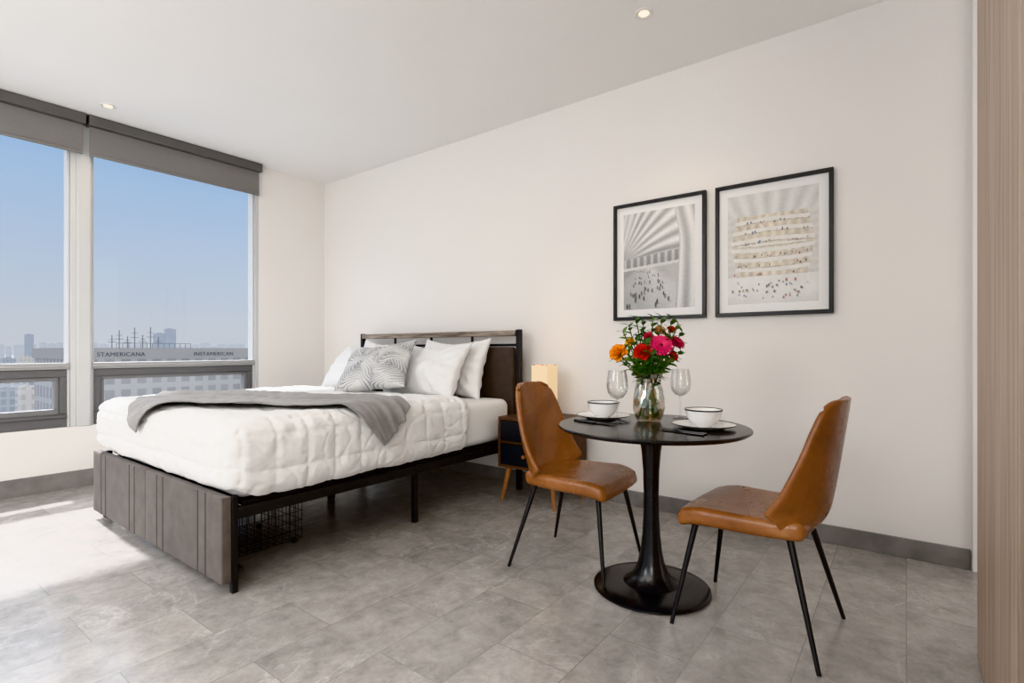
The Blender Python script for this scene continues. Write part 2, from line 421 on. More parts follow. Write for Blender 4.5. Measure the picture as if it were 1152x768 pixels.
# mattress
vs,ns,fs,tg = rbox(.935,1.02,.155,.06,20,20,4,4)
mm = MB().add([Vector((taper(p.x-3.338,p.y+2.14),p.y+2.14,p.z+.552)) for p in vs],fs)
tag(mm.build('mattress', mt['sheet']), 'white sheeted mattress showing at the pillow end of the bed', 'mattress')
# comforter
CX0,CX1,CY0,CY1,CZ0,CZ1 = -4.315,-2.350,1.055,2.66,.380,.756
ccx,ccy,ccz = (CX0+CX1)/2,(CY0+CY1)/2,(CZ0+CZ1)/2
vs,ns,fs,tg = rbox((CX1-CX0)/2,(CY1-CY0)/2,(CZ1-CZ0)/2,.098,240,196,32,11)
out = []
Q = .160
def seam(a): return abs(math.sin(PI*a/Q))
def puff(a,b):
    m = min(seam(a),seam(b)); return min(1,m/.6)**.62 - .16*(1-min(1,m/.13))
for p,nn in zip(vs,ns):
    x,y,z = p.x+ccx, p.y+ccy, p.z+ccz
    wx,wy,wz = nn.x**2, nn.y**2, nn.z**2
    xx = x+.014*nz(x,y,z,2.5)+.003*nz(x,y,z,11); yy = y+.014*nz(y,x,z,2.7)+.003*nz(y,x,z,12)
    zz = z-.362+.011*nz(y,z,x,3)
    pf = wz*puff(xx,yy)+wx*puff(yy,zz)+wy*puff(xx,zz)
    fade = sst(.40,.50,z)
    pk = (1-pf)*.007*nz(x,y,z,34)
    wri = -.004*max(0,1-abs(nz(x,y,z,6.5))*10)
    amp = .0112*(1+.4*wy)*(.8+.5*nz(x,y,z,3.1))
    d = (amp*pf)*(.5+.5*fade) + .010*nz(x,y,z,2.2) + .0065*nz(x,y,z,5.5) + .0042*nz(x,y,z,14) + .002*nz(x,y,z,38) + pk + wri
    q = Vector((x,y,z))+nn*d
    if z < .66:
        k = (.66-z)/.26
        hn = Vector((nn.x,nn.y,0))
        if hn.length > .01: q += hn.normalized()*(.020*nz(x,y,.3,4.2)+.004)*k
    kf = 1-sst(CY0+.03,CY0+.16,y)
    if q.z < CZ1: q.z = CZ1-(CZ1-q.z)*(1-.135*kf)
    if z < .5: q.z += (.010*nz(x,y,.8,5)+.004*nz(x,y,.2,13))*(.5-z)/.12
    q.x = taper(q.x,q.y)
    out.append(q)
fs2 = [f for f,tgi in zip(fs,tg) if not (tgi[0]==2 and not tgi[1])]
cm = MB().add(out,fs2)
tag(cm.build('comforter', mt['white'], angle=180), 'white box-quilted comforter spread over the bed', 'comforter')
# throw
def samp(pts,t):
    n = len(pts)-1; f = min(max(t,0),1)*n; i = min(int(f),n-1); u = f-i
    P = [Vector(pts[max(0,min(n,k))]) for k in (i-1,i,i+1,i+2)]
    return .5*((2*P[1])+(P[2]-P[0])*u+(2*P[0]-5*P[1]+4*P[2]-P[3])*u*u+(3*P[1]-P[0]-3*P[2]+P[3])*u**3)
near = [(-3.40,.92),(-3.12,1.17),(-2.76,1.38),(-2.42,1.64),(-2.13,1.88)]
far = [(-3.95,1.48),(-3.68,1.70),(-3.2,1.88),(-2.7,1.99),(-2.33,2.08)]
left = [(-3.40,.92),(-3.64,1.08),(-3.88,1.26),(-3.95,1.48)]
right = [(-2.13,1.88),(-2.22,1.98),(-2.33,2.08)]
def fold(a,r=.105):
    if a <= 0: return a, 0, 0
    if a < r*PI/2: t = a/r; return r*math.sin(t), -(r-r*math.cos(t)), t
    return r, -r-(a-r*PI/2), PI/2
def throw_pt(u,v,off):
    c = (1-v)*samp(near,u)+v*samp(far,u)+(1-u)*samp(left,v)+u*samp(right,v)
    N0,N3,F0,F3 = Vector(near[0]),Vector(near[-1]),Vector(far[0]),Vector(far[-1])
    c = c-((1-u)*(1-v)*N0+u*(1-v)*N3+(1-u)*v*F0+u*v*F3)
    X,Y = c.x,c.y
    cr = .017*(1-abs(2*((v*3.4+u*1.0+.7*nz(X,Y,0,2.0))%1)-1))**2.2
    wr = cr+.005*math.sin(27*v+7*u+4*nz(X,Y,0,2.0))+.008*nz(X,Y,3,4)+.008*abs(nz(X,Y,5,9))+.003*nz(X,Y,7,18)
    ax,dz1,t1 = fold(X-(CX1+.030-.105)); ay,dz2,t2 = fold((CY0-.030+.105)-Y)
    h = off+max(wr,-.003)
    px = (CX1+.030-.105)+ax + math.sin(t1)*h
    py = (CY0-.030+.105)-ay - math.sin(t2)*h
    pz = CZ1+.024+dz1+dz2 + math.cos(t1)*math.cos(t2)*h
    return Vector((taper(px,py),py,pz))
tm = MB(); tm.grid(lambda u,v: throw_pt(u,v,.008), 140, 90)
th = tm.build('throw_blanket', mt['throw'], angle=180)
sm = th.modifiers.new('solid','SOLIDIFY'); sm.thickness = .006; sm.offset = 0
tag(th, 'grey plush throw blanket draped across the foot of the bed', 'blanket')
# pillows
def pillow_mesh(hx,hy,Tk,n=28,seed=0,flat=.42,crease=1,slump=.02):
    mb = MB()
    for sgn in (1,-1):
        def fn(a,b,sgn=sgn):
            u = 2*a-1; v = 2*b-1
            u = math.sin(u*PI/2)*.5+u*.5; v = math.sin(v*PI/2)*.5+v*.5
            x = hx*u*(1-.07*(1-v*v)*u*u); y = hy*v*(1-.10*(1-u*u)*v*v)
            y -= slump*math.cos(u*PI*.5)*(1 if v>0 else 0)*v
            x *= 1+.05*max(0,-v)
            e = max(0,(1-u*u)*(1-v*v))
            z = Tk*e**flat*(1-.18*v)
            ang = math.atan2(v,u)
            z += crease*e**.5*(.034*nz(x,y,seed+sgn*5,5)+.018*nz(x,y,seed+sgn*3,12)-.014*abs(nz(x*1.6,y,seed+9,9)))
            z += crease*.012*(1-e)*e**.3*math.sin(ang*17+seed*2+3*nz(x,y,seed,4))
            return Vector((x,y,sgn*max(z,0)))
        mb.grid(fn,n,n)
    return mb
def leaf_color(x0,y0):
    # overlapping palm fronds: feathery leaflets either side of a midrib
    k = .04*nz(x0,y0,4,6)
    col = (.60,.595,.585)
    for i,(ox,oy,ang,L,W) in enumerate(((-.30,-.27,52,.50,.13),(.02,-.30,80,.46,.13),(.33,-.20,140,.46,.12),(-.31,.02,22,.40,.11),(.05,-.04,48,.36,.10),(-.10,.08,95,.24,.09),(.30,.10,155,.30,.09))):
        x = x0+.022*nz(x0,y0,i*3.1,7); y = y0+.022*nz(x0,y0,i*3.1+8,7)
        c,s = math.cos(R(ang)),math.sin(R(ang)); dx,dy = x-ox,y-oy
        a = (dx*c+dy*s)/L; b = (-dx*s+dy*c)
        if not (0 < a < 1): continue
        w = W*math.sin(PI*min(1,a*.9+.08))**.7
        w *= .72+.45*nz(x0,y0,i+.5,14)+.28
        if abs(b) > w: continue
        fr = (a*L/.028-abs(b)/.024+1.5*nz(x,y,i,10))%1
        thin = .66-.40*(abs(b)/w)+.35*nz(x0,y0,i+4,9)
        if abs(b) < .003: col = (.34,.345,.35)
        elif fr < thin:
            v = .28+.15*(abs(b)/w)+.08*nz(x0,y0,i,20); col = (v,v,v+.004)
        else: col = (.58,.575,.565)
    return (col[0]+k,col[1]+k,col[2]+k)
def pillow(name,hx,hy,Tk,loc,rx,rz,mat,label,cat,group,seed,flat=.42,ry=0,n=56,colfn=None,crease=1,slump=.03):
    mb = pillow_mesh(hx,hy,Tk,n,seed,flat,crease,slump)
    o = mb.build(name, mat, None, angle=180)
    bm = bmesh.new(); bm.from_mesh(o.data); bmesh.ops.remove_doubles(bm,verts=bm.verts,dist=.0002); bmesh.ops.recalc_face_normals(bm,faces=bm.faces); bm.to_mesh(o.data); bm.free()
    for p in o.data.polygons: p.use_smooth = True
    if colfn:
        ca = o.data.color_attributes.new(name='Col',type='FLOAT_COLOR',domain='POINT')
        for v in o.data.vertices: ca.data[v.index].color = (*colfn(v.co.x,v.co.y),1)
    o.rotation_euler = (R(rx),R(ry),R(rz)); o.location = loc
    return tag(o,label,cat,group)
g='white pillows at the headboard'
pillow('pillow',.36,.25,.10,(-2.95,3.075,.935),70,0,mt['white'],'white pillow leaning on the headboard, nearest the nightstand','pillow',g,1)
pillow('pillow',.36,.25,.105,(-3.0,2.86,.925),58,2,mt['white'],'plump white pillow in front, between leaf cushion and headboard end','pillow',g,2,slump=.045)
pillow('pillow',.36,.25,.10,(-3.80,3.075,.935),70,0,mt['white'],'white pillow leaning on the headboard behind the leaf cushion','pillow',g,3)
pillow('pillow',.36,.25,.105,(-3.88,2.86,.915),55,-2,mt['white'],'white pillow on the window side of the leaf cushion','pillow',g,4,slump=.045)
pillow('cushion',.28,.245,.08,(-3.25,2.57,.955),46,24,mt['leafprint'],'grey and white leaf-print cushion in front of the pillows','cushion',None,5,ry=-6,n=180,colfn=leaf_color,crease=.45)

# wire basket
t = thing('wire_basket','black wire storage basket on the floor under the bed','basket',(-2.92,1.43,0))
bx0,bx1,by0,by1,bz0,bz1 = -3.15,-2.70,1.20,1.62,.03,.235
b = MB()
def loop(z,r): b.tube([(bx0,by0,z),(bx1,by0,z),(bx1,by1,z),(bx0,by1,z),(bx0,by0,z)],r,6)
for z in (bz0,.08,.13,.18): loop(z,.0022)
for i in range(12):
    y = by0+(by1-by0)*i/11; b.tube([(bx0,y,bz1),(bx0,y,bz0),(bx1,y,bz0),(bx1,y,bz1)],.0022,6)
    x = bx0+(bx1-bx0)*i/11; b.tube([(x,by0,bz1),(x,by0,bz0),(x,by1,bz0),(x,by1,bz1)],.0022,6)
b.build('wire_grid', mt['black'], t)
b = MB(); loop(bz1,.006); b.build('rim', mt['black'], t)
for x in (bx0+.03,bx1-.03):
    for y in (by0+.03,by1-.03):
        MB().tube([(x-.008,y,.0155),(x+.008,y,.0155)],.0155,12).build('caster', mt['black'], t)

# ------------------------------------------------------------------ nightstand + lamp
t = thing('nightstand','walnut nightstand with two dark drawers and splayed legs beside the bed','nightstand',(-2.07,3.14,0))
x0,x1,y0,y1,z0,z1 = -2.335,-1.86,2.92,3.36,.245,.60
b = MB(); b.box(x0,x1,y0,y1,z1-.022,z1); b.box(x0,x1,y0,y1,z0,z0+.02); b.box(x0,x0+.02,y0,y1,z0+.02,z1-.022); b.box(x1-.02,x1,y0,y1,z0+.02,z1-.022)
b.box(x0+.02,x1-.02,y1-.012,y1,z0+.02,z1-.022); b.box(x0+.02,x1-.02,y0+.01,y1-.012,.415,.432)
b.build('body', mt['walnut'], t, bevel=.003)
for za,zb in ((z0+.024,.412),(.435,z1-.026)):
    dr = MB().box(x0+.024,x1-.024,y0-.004,y0+.3,za,zb).build('drawer', mt['drawer'], t, bevel=.003)
    MB().lathe([(0,0),(.008,0),(.007,.01),(.013,.016),(.013,.022),(0,.026)],16,T((x0+x1)/2,y0-.004,(za+zb)/2)@Matrix.Rotation(R(90),4,'X')).build('knob', mt['legwood'], dr)
for sx,sy in ((-1,-1),(1,-1),(-1,1),(1,1)):
    px = x0+.06 if sx<0 else x1-.06; py = y0+.06 if sy<0 else y1-.06
    MB().tube([(px,py,z0),(px+sx*.045,py+sy*.03,0)],[.02,.012],14).build('leg', mt['legwood'], t)
lx,ly = -2.10,3.17
t = thing('table_lamp','small glowing square paper lamp on the nightstand behind the chair','lamp',(lx,ly,.60))
MB().box(lx-.062,lx+.062,ly-.062,ly+.062,.6005,.622).build('base', mt['legwood'], t, bevel=.004)
f = MB()
for sx in (-1,1):
    for sy in (-1,1): f.box(lx+sx*.055-.006,lx+sx*.055+.006,ly+sy*.055-.006,ly+sy*.055+.006,.622,.97)
f.build('frame', mt['legwood'], t, bevel=.002)
s = MB()
s.box(lx-.068,lx+.068,ly-.068,ly-.065,.68,.965); s.box(lx-.068,lx+.068,ly+.065,ly+.068,.68,.965); s.box(lx-.068,lx-.065,ly-.065,ly+.065,.68,.965); s.box(lx+.065,lx+.068,ly-.065,ly+.065,.68,.965)
s.build('shade', mt['shade'], t, smooth=False)

# ------------------------------------------------------------------ table
TX,TY,TZ = -.924,2.270,.738
t = thing('round_table','round black pedestal dining table set for two','table',(TX,TY,0))
MB().lathe([(0,0),(.250,0),(.257,.006),(.256,.012),(.245,.017),(.19,.023),(.11,.030),(0,.030)],72,T(TX,TY,0)).build('base', mt['tableblk'], t)
MB().lathe([(0,.026),(.125,.028),(.098,.044),(.075,.075),(.058,.12),(.048,.17),(.040,.24),(.0345,.33),(.033,.42),(.036,.53),(.043,.62),(.053,.68),(.072,.714),(0,.716)],56,T(TX,TY,0)).build('pedestal', mt['tableblk'], t)
MB().lathe([(0,.714),(.38,.714),(.407,.718),(.420,.727),(.422,.732),(.419,.737),(.412,TZ),(0,TZ)],96,T(TX,TY,0)).build('tabletop', mt['tableblk'], t)

# ------------------------------------------------------------------ chairs
def interp(tab,t):
    for (a,va),(b,vb) in zip(tab,tab[1:]):
        if t <= b:
            k = (t-a)/(b-a); k = k*k*(3-2*k)*.5+k*.5
            return va+(vb-va)*k
    return tab[-1][1]
ch = thing('dining_chair','tan leather dining chair left of the table, in front of the nightstand','chair',(0,0,0),0,'tan leather dining chairs')
vs,ns,fs,tg = rbox(.232,.242,.032,.028,18,18,1,5)
sv = []
for p in vs:
    x,y,z = p
    a = (x+.232)/.464
    y *= interp([(0,.78),(.35,.95),(.75,1.0),(1,.93)],a)
    if x > .1: z -= .028*((x-.1)/.132)**2
    if z > 0: z += -.010*(1-(y/.242)**2)*(1-(x/.25)**2)+.006
    x *= 1-.06*(y/.242)**2
    sv.append((x+.025,y,z+.437))
MB().add(sv,fs).build('seat', mt['leather'], ch, angle=70)
prof = [(.03,.408),(-.10,.405),(-.185,.425),(-.228,.475),(-.246,.55),(-.260,.64),(-.273,.73),(-.286,.82),(-.295,.885),(-.298,.905)]
wid = [(-.15,.10),(0,.15),(.12,.19),(.25,.230),(.36,.244),(.5,.240),(.65,.220),(.8,.190),(.92,.162),(1,.142),(1.1,.12)]
wing = [(-.1,0),(0,0),(.15,.02),(.27,.11),(.36,.15),(.48,.115),(.65,.075),(.85,.05),(1,.04),(1.1,.036)]
def sinterp(tab,t):        # smooth cubic table lookup
    for i in range(len(tab)-1):
        (a,va),(b,vb) = tab[i],tab[i+1]
        if t <= b:
            pa = tab[i-1] if i else tab[0]; pb = tab[i+2] if i+2 < len(tab) else tab[-1]
            m0 = (vb-pa[1])/(b-pa[0]) if b != pa[0] else 0; m1 = (pb[1]-va)/(pb[0]-a) if pb[0] != a else 0
            h = b-a; s = (t-a)/h
            return (2*s**3-3*s*s+1)*va+(s**3-2*s*s+s)*h*m0+(-2*s**3+3*s*s)*vb+(s**3-s*s)*h*m1
    return tab[-1][1]
def back_fn(a,b):
    s = 2*a-1
    c = samp(prof,b); w = sinterp(wid,b); g2 = sinterp(wing,b)
    z = c.y
    if b > .72: z -= .035*abs(s)**4*((b-.72)/.28)
    z += .045*abs(s)**3*max(0,1-((b-.22)/.2)**2)**2
    return Vector((c.x+g2*abs(s)**2.3, s*w, z))
bo = MB().grid(back_fn,24,36).build('backrest', mt['leather'], ch, angle=180)
md = bo.modifiers.new('solid','SOLIDIFY'); md.thickness = .025; md.offset = 0
md = bo.modifiers.new('sub','SUBSURF'); md.levels = 1; md.render_levels = 1
for sx in (1,-1):
    for sy in (1,-1):
        MB().tube([(sx*.165+.02,sy*.155,.418),(sx*.255,sy*.243,.0)],[.0125,.0075],14).build('leg', mt['black'], ch)
f = MB(); f.box(-.16,.20,-.165,.165,.397,.409)
f.build('seat_frame', mt['black'], ch, bevel=.004)
ch.location = (-1.345,2.325,0); ch.rotation_euler = (0,0,R(4))
clone(ch,(-.470,2.248,0),R(176.5),'tan leather dining chair right of the table, nearest the camera')

# ------------------------------------------------------------------ tableware
pl = thing('plate','white dinner plate on the table, beside the left chair','plate',(0,0,0),0,'dinner plates')
MB().lathe([(0,.001),(.075,0),(.085,.004),(.125,.014),(.132,.017),(.131,.0195),(.122,.018),(.085,.009),(.07,.006),(0,.006)],64).build('dish', mt['china'], pl)
MB().lathe([(.1285,.0175),(.1325,.0165),(.134,.0185),(.1315,.0205),(.1285,.0175)],64).build('rim_band', mt['darkrim'], pl)
bw = thing('bowl','white bowl with dark rim on the left plate','bowl',(0,0,0),0,'soup bowls')
MB().lathe([(0,.003),(.032,0),(.034,.004),(.052,.018),(.069,.042),(.076,.068),(.078,.074),(.075,.074),(.066,.046),(.048,.022),(.03,.012),(0,.01)],56).build('dish', mt['china'], bw)
MB().lathe([(.0755,.0725),(.0785,.0715),(.080,.0745),(.0775,.0772),(.075,.0755),(.0755,.0725)],56).build('rim_band', mt['darkrim'], bw)
LP = (-1.200,2.338); RP = (-.705,2.315)
pl.location = (*LP,TZ); clone(pl,(*RP,TZ),0,'white dinner plate on the table, beside the right chair')
bw.location = (*LP,TZ+.0065); clone(bw,(*RP,TZ+.0065),0,'white bowl with dark rim on the right plate')
wg = thing('wine_glass','stemmed clear wine glass left of the flower vase','wine glass',(0,0,0),0,'wine glasses')
MB().lathe([(0,0),(.036,0),(.038,.002),(.02,.005),(.006,.012),(0,.012)],40).build('foot', mt['clear'], wg)
MB().lathe([(.0055,.011),(.004,.03),(.0036,.07),(.0045,.1),(.008,.112)],20).build('stem', mt['clear'], wg)
MB().lathe([(0,.108),(.008,.109),(.028,.118),(.044,.140),(.0495,.168),(.0475,.20),(.040,.245),(.0392,.245),(.0465,.20),(.0483,.168),(.0428,.141),(.027,.120),(0,.112)],48).build('cup', mt['clear'], wg)
wg.location = (-1.075,2.235,TZ); clone(wg,(-.900,2.585,TZ),0,'stemmed clear wine glass right of the flower vase')
def fork_mb():
    m = MB(); m.tube([(0,-.1,.004),(0,-.02,.004),(0,.03,.007)],[.005,.0035,.003],8)
    m.box(-.011,.011,.03,.055,.005,.0075)
    for k in range(4): x = -.0095+k*.0063; m.box(x-.0016,x+.0016,.055,.095,.005,.0075)
    return m
def knife_mb():
    m = MB(); m.tube([(0,-.11,.004),(0,-.01,.004)],[.0055,.0045],8)
    m.add([(-.006,-.01,.003),(.008,-.01,.003),(.009,.07,.003),(.002,.105,.003),(-.006,.09,.003),(-.006,-.01,.0055),(.008,-.01,.0045),(.009,.07,.0045),(.002,.105,.0045),(-.006,.09,.0055)],
          [(0,1,2,3,4),(5,6,7,8,9),(0,1,6,5),(1,2,7,6),(2,3,8,7),(3,4,9,8),(4,0,5,9)])
    return m
def cutlery(loc,rz,kind,label):
    o = (fork_mb() if kind=='fork' else knife_mb()).build(kind, mt['cutlery'], None)
    o.location = loc; o.rotation_euler = (0,0,R(rz)); tag(o,label,kind)
cutlery((-1.195+.02,2.338-.165,TZ),-95,'fork','dark metal fork in front of the left plate')
cutlery((-1.195+.06,2.338-.19,TZ),-98,'knife','dark metal knife in front of the left plate')
cutlery((-.735,2.315-.165,TZ),82,'fork','dark metal fork in front of the right plate')
cutlery((-.745,2.315-.195,TZ),80,'knife','dark metal knife in front of the right plate')

# ------------------------------------------------------------------ vase and flowers
VX,VY = -.978,2.372
vp = [(0,.004),(.046,0),(.057,.004),(.067,.03),(.075,.07),(.074,.11),(.064,.155),(.055,.185),(.057,.205),(.067,.228),(.065,.228),(.0545,.205),(.0525,.185),(.061,.155),(.071,.11),(.072,.07),(.064,.032),(.052,.012),(0,.012)]
vz = MB().lathe(vp,60,None,lambda a,z: 1-.08*(1-abs(math.cos(5*(a+z*5)))))
vo = vz.build('vase', mt['vaseglass'], None, angle=14); vo.location = (VX,VY,TZ)
tag(vo,'clear faceted glass vase holding the bouquet in the table middle','vase')
right_v = Vector((.798,.603,0)); to_cam = Vector((.373,-.928,0))
def orient(nrm, pos):
    q = Vector(nrm).normalized().to_track_quat('Z','Y')
    return Matrix.Translation(pos) @ q.to_matrix().to_4x4()
def petal(mb, mtx, ang, r0, L, W, tilt0, tilt1, z0, cup=.3, n=5, notch=0):
    def fn(a,b):
        s = 2*a-1
        tl = tilt0+(tilt1-tilt0)*b
        x = r0+L*b*math.cos(tl); z = z0+L*b*math.sin((tilt0+tl)/2)
        w = W*(math.sin(PI*min(1,.12+.80*b))**.7)
        y = s*w; z += cup*w*s*s; x -= .25*w*s*s*(1 if b>.5 else .4)
        c,sn = math.cos(ang),math.sin(ang)
        return Vector((x*c-y*sn, x*sn+y*c, z))
    mb.grid(fn,4,n,mtx)
def stem_pts(base, head):
    neck = Vector((VX+(head.x-VX)*.20,VY+(head.y-VY)*.20,TZ+.185))
    pts = [base, neck, head]
    return [samp([tuple(p) for p in pts],i/8) for i in range(9)]
def flower(name, kind, dl, z, dt, rad, mat, label, lean=.5, group='flowers in the vase', cmat=None):
    head = Vector((VX,VY,z))+right_v*dl+to_cam*dt
    nrm = (to_cam*lean+right_v*dl*3+Vector((0,0,.55))).normalized()
    t = thing(name,label,'flower',(VX,VY,TZ+.02),0,group)
    a = random.random()*6.28
    base = Vector((VX+.045*math.cos(a),VY+.045*math.sin(a),TZ+.02))
    MB().tube(stem_pts(base,head-nrm*.004),.0034,6).build('stem', mt['stem'], t)
    mtx = orient(nrm, head)
    pm = MB()
    if kind == 'gerbera':
        for lay,(cnt,L,tl,zz) in enumerate(((22,rad,.12,0),(18,rad*.82,.35,.003),(16,rad*.5,.6,.006))):
            for k in range(cnt): petal(pm,mtx,2*PI*(k+.5*lay)/cnt,rad*.12,L*.88,rad*.14,tl+.1,tl-.25,zz,.25)
        pm.build('petals', mat, t, angle=180, recalc=False)
        MB().lathe([(0,.009),(rad*.12,.008),(rad*.24,.004),(rad*.26,0),(0,-.004)],20,mtx).build('flower_center', cmat or mt['yellowc'], t)
    else:
        for lay,(cnt,r0,L,W,t0,t1,zz) in enumerate(((5,.30,.85,.62,.75,-.1,-.25),(5,.24,.85,.58,1.05,.5,-.15),(5,.16,.85,.5,1.3,1.0,-.05),(4,.09,.8,.4,1.45,1.5,.05),(3,.03,.75,.28,1.5,1.8,.12))):
            for k in range(cnt): petal(pm,mtx,2*PI*(k+.45*lay)/cnt+lay*.3,r0*rad,L*rad,W*rad,t0,t1,zz*rad,.45)
        pm.build('petals', mat, t, angle=180, recalc=False)
        sp = MB()
        for k in range(5): petal(sp,mtx,2*PI*k/5,.05*rad,.6*rad,.14*rad,.2,-.5,-.28*rad,.1)
        sp.build('sepals', mt['leaf'], t, angle=180, recalc=False)
flower('gerbera','gerbera',.058,1.098,.065,.057,mt['pink'],'large pink gerbera at the front of the bouquet',.95,cmat=mt['darkc'])
flower('rose','rose',-.028,1.066,.070,.040,mt['red'],'red rose below and left of the large pink gerbera',.8)
flower('rose','rose',-.140,1.062,.03,.042,mt['orange'],'orange rose at the left side of the bouquet',.7)
flower('gerbera','gerbera',.132,1.112,.0,.044,mt['crimson'],'dark crimson gerbera at the right of the bouquet',.5,cmat=mt['darkc'])
flower('rose','rose',.052,1.168,-.02,.028,mt['peach'],'small peach rose near the top of the bouquet',.45)
flower('carnation','rose',-.088,1.115,.02,.022,mt['yellow'],'small yellow bloom above the orange rose',.5)
flower('carnation','rose',.000,1.140,.02,.023,mt['rosepink'],'rose-pink bloom between the yellow bloom and the peach rose',.6)
flower('carnation','rose',.115,1.045,.03,.022,mt['red'],'small red bloom under the dark crimson gerbera',.6)
flower('carnation','rose',.108,1.172,-.02,.022,mt['red'],'small red bloom at the top right of the bouquet',.5)
def sprig(dl,z,dt,light,label,f0=.42):
    head = Vector((VX,VY,z))+right_v*dl+to_cam*dt
    t = thing('leafy_sprig',label,'foliage',(VX,VY,TZ+.02),0,'green sprigs in the vase')
    a = random.random()*6.28
    base = Vector((VX+.050*math.cos(a),VY+.050*math.sin(a),TZ+.02))
    pts = stem_pts(base,head)
    MB().tube(pts,.0026,6).build('stem', mt['stem'], t)
    lm = MB()
    dirv = (head-pts[4]).normalized()
    for k in range(18):
        f = f0+(1-f0)*k/17
        p = samp([tuple(q) for q in pts],f)
        an = k*2.4
        o1 = dirv.orthogonal().normalized(); o2 = dirv.cross(o1)
        out = o1*math.cos(an)+o2*math.sin(an)
        L = random.uniform(.034,.056)*(.6 if f < .4 else 1)
        d = (out*(.35 if f < .4 else 1)+dirv*.7).normalized()
        side = d.cross(dirv).normalized(); up = side.cross(d)
        def fn(a_,b_):
            s_ = 2*a_-1; w = .012*math.sin(PI*min(1,.05+.95*b_))**.8
            return p+d*L*b_+side*s_*w+up*(.15*w*abs(s_)-L*.25*b_*b_)
        lm.grid(fn,2,5)
    lm.build('leaves', mt['lightleaf'] if light else mt['leaf'], t, angle=180, recalc=False)
glab='one of the thin green sprigs among the bouquet flowers'
for i,(dl,z,dt,lt) in enumerate(((-.095,1.195,0,0),(-.03,1.225,-.03,0),(.02,1.235,.0,1),(.115,1.225,-.02,0),(-.12,1.10,-.05,1),(.16,1.165,-.03,0),(.06,1.04,.08,0),(-.07,1.04,.07,1),(.12,1.06,-.05,0),(-.145,1.04,.0,0),(0,1.15,-.06,0),(.15,1.07,.04,0),(-.02,1.03,.09,0),(-.060,1.230,.02,0),
    (-.10,1.06,.05,0),(.10,1.03,.06,1),(-.06,1.13,.06,0),(.02,1.06,.10,0),(.085,1.15,.04,0),(-.12,1.165,.03,1),(.065,1.230,.03,0),(-.01,1.11,.08,0),(.02,1.205,.04,0),(.14,1.20,.02,1),(-.035,1.17,.04,0))):
    sprig(dl,z,dt,lt,glab,.12 if i%4==2 else .42)

# ------------------------------------------------------------------ wall pictures: prints as fine vertex-coloured sheets
def art_obj(fn, dots, w, h, parent, x0, z0, ybase, nu=150, nv=208):
    off = world_off(parent)
    vs=[];cols=[]
    for j in range(nv+1):
        for i in range(nu+1):
            u=i/nu; v=j/nv
            vs.append(tuple(Vector((x0+u*w, ybase-.0006, z0+v*h))-off)); cols.append(list(fn(u,v)))
    W1=nu+1
    for (u,v,su,sv,c,k) in dots:
        for j in range(max(0,int((v-sv)*nv)),min(nv,int((v+sv)*nv)+1)+1):
            for i in range(max(0,int((u-su)*nu)),min(nu,int((u+su)*nu)+1)+1):
                r = ((i/nu-u)/su)**2+((j/nv-v)/sv)**2
                if r < 1.3:
                    q = k*(1-sst(.6,1.3,r)); o = cols[j*W1+i]
                    cols[j*W1+i] = [o[t]*(1-q)+c[t]*q for t in range(3)]
    fs = [(j*W1+i,j*W1+i+1,(j+1)*W1+i+1,(j+1)*W1+i) for j in range(nv) for i in range(nu)]
    me = bpy.data.meshes.new('print'); me.from_pydata(vs,[],fs); me.update()
    ca = me.color_attributes.new(name='Col',type='FLOAT_COLOR',domain='POINT')
    for i,c in enumerate(cols): ca.data[i].color = (*c,1)
    o = bpy.data.objects.new('print',me); COL.objects.link(o); o.parent = parent; me.materials.append(mt['print'])
    return o
def g3(g): return (g,g*.985,g*.96)
def hall(u,v):
    n = nz(u,v,1,6)
    pier = .74+.10*sst(.35,1,v)**1.5*(1-v)+.05*math.sin(v*2.5)-.04*sst(.6,1,v)
    if u > pier:
        d = (u-pier)
        s = math.sin((d*34)+2*v)
        return g3(.54+.16*s-.22*(1-sst(.0,.03,d))+.12*(v-.5))
    hz = .40+.06*u
    if v < hz:
        depth = (hz-v)/hz
        lane = (u-.30)/(depth+.15)
        return g3(.44+.12*math.exp(-((lane-.45)/.32)**2)-.14*(1-sst(-1.1,-.3,lane))+.04*n-.06*depth)
    if v < hz+.03: return g3(.58+.04*n)
    top = hz+.12+.02*u
    if v < top: return g3(.20+.26*(math.sin(u*64)*.5+.5)**2+.1*(v-hz)/.15)
    # ribs fanning out of a far point at the left, opening towards the upper right
    dx = u+.06; dy = v-.47
    th = math.atan2(dy,dx); r = math.hypot(dx,dy)
    rib = math.sin((th+.12*r)*40)
    g = .47+.19*rib*sst(.12,.5,r)+.12*r+.05*n
    if th > 1.15: g = .60-.15*(th-1.15)+.08*rib
    g -= .08*(1-sst(0,.12,v-top))
    return g3(max(.12,min(.76,g)))
def hall_dots():
    random.seed(11); D=[]
    for i in range(60):
        dpt = random.random()**1.3; v = .40-.37*dpt; u = .34+random.uniform(-.30,.36)*(.45+.55*dpt); u = min(.71,max(.03,u)); s = .005+.015*dpt
        k = random.choice((.04,.06,.1,.16))
        D.append((u,v,s*.8,s*1.6,(k,k,k),.95)); D.append((u+s*1.2,v-s*1.3,s*1.6,s*.5,(.25,.25,.25),.45))
    return D
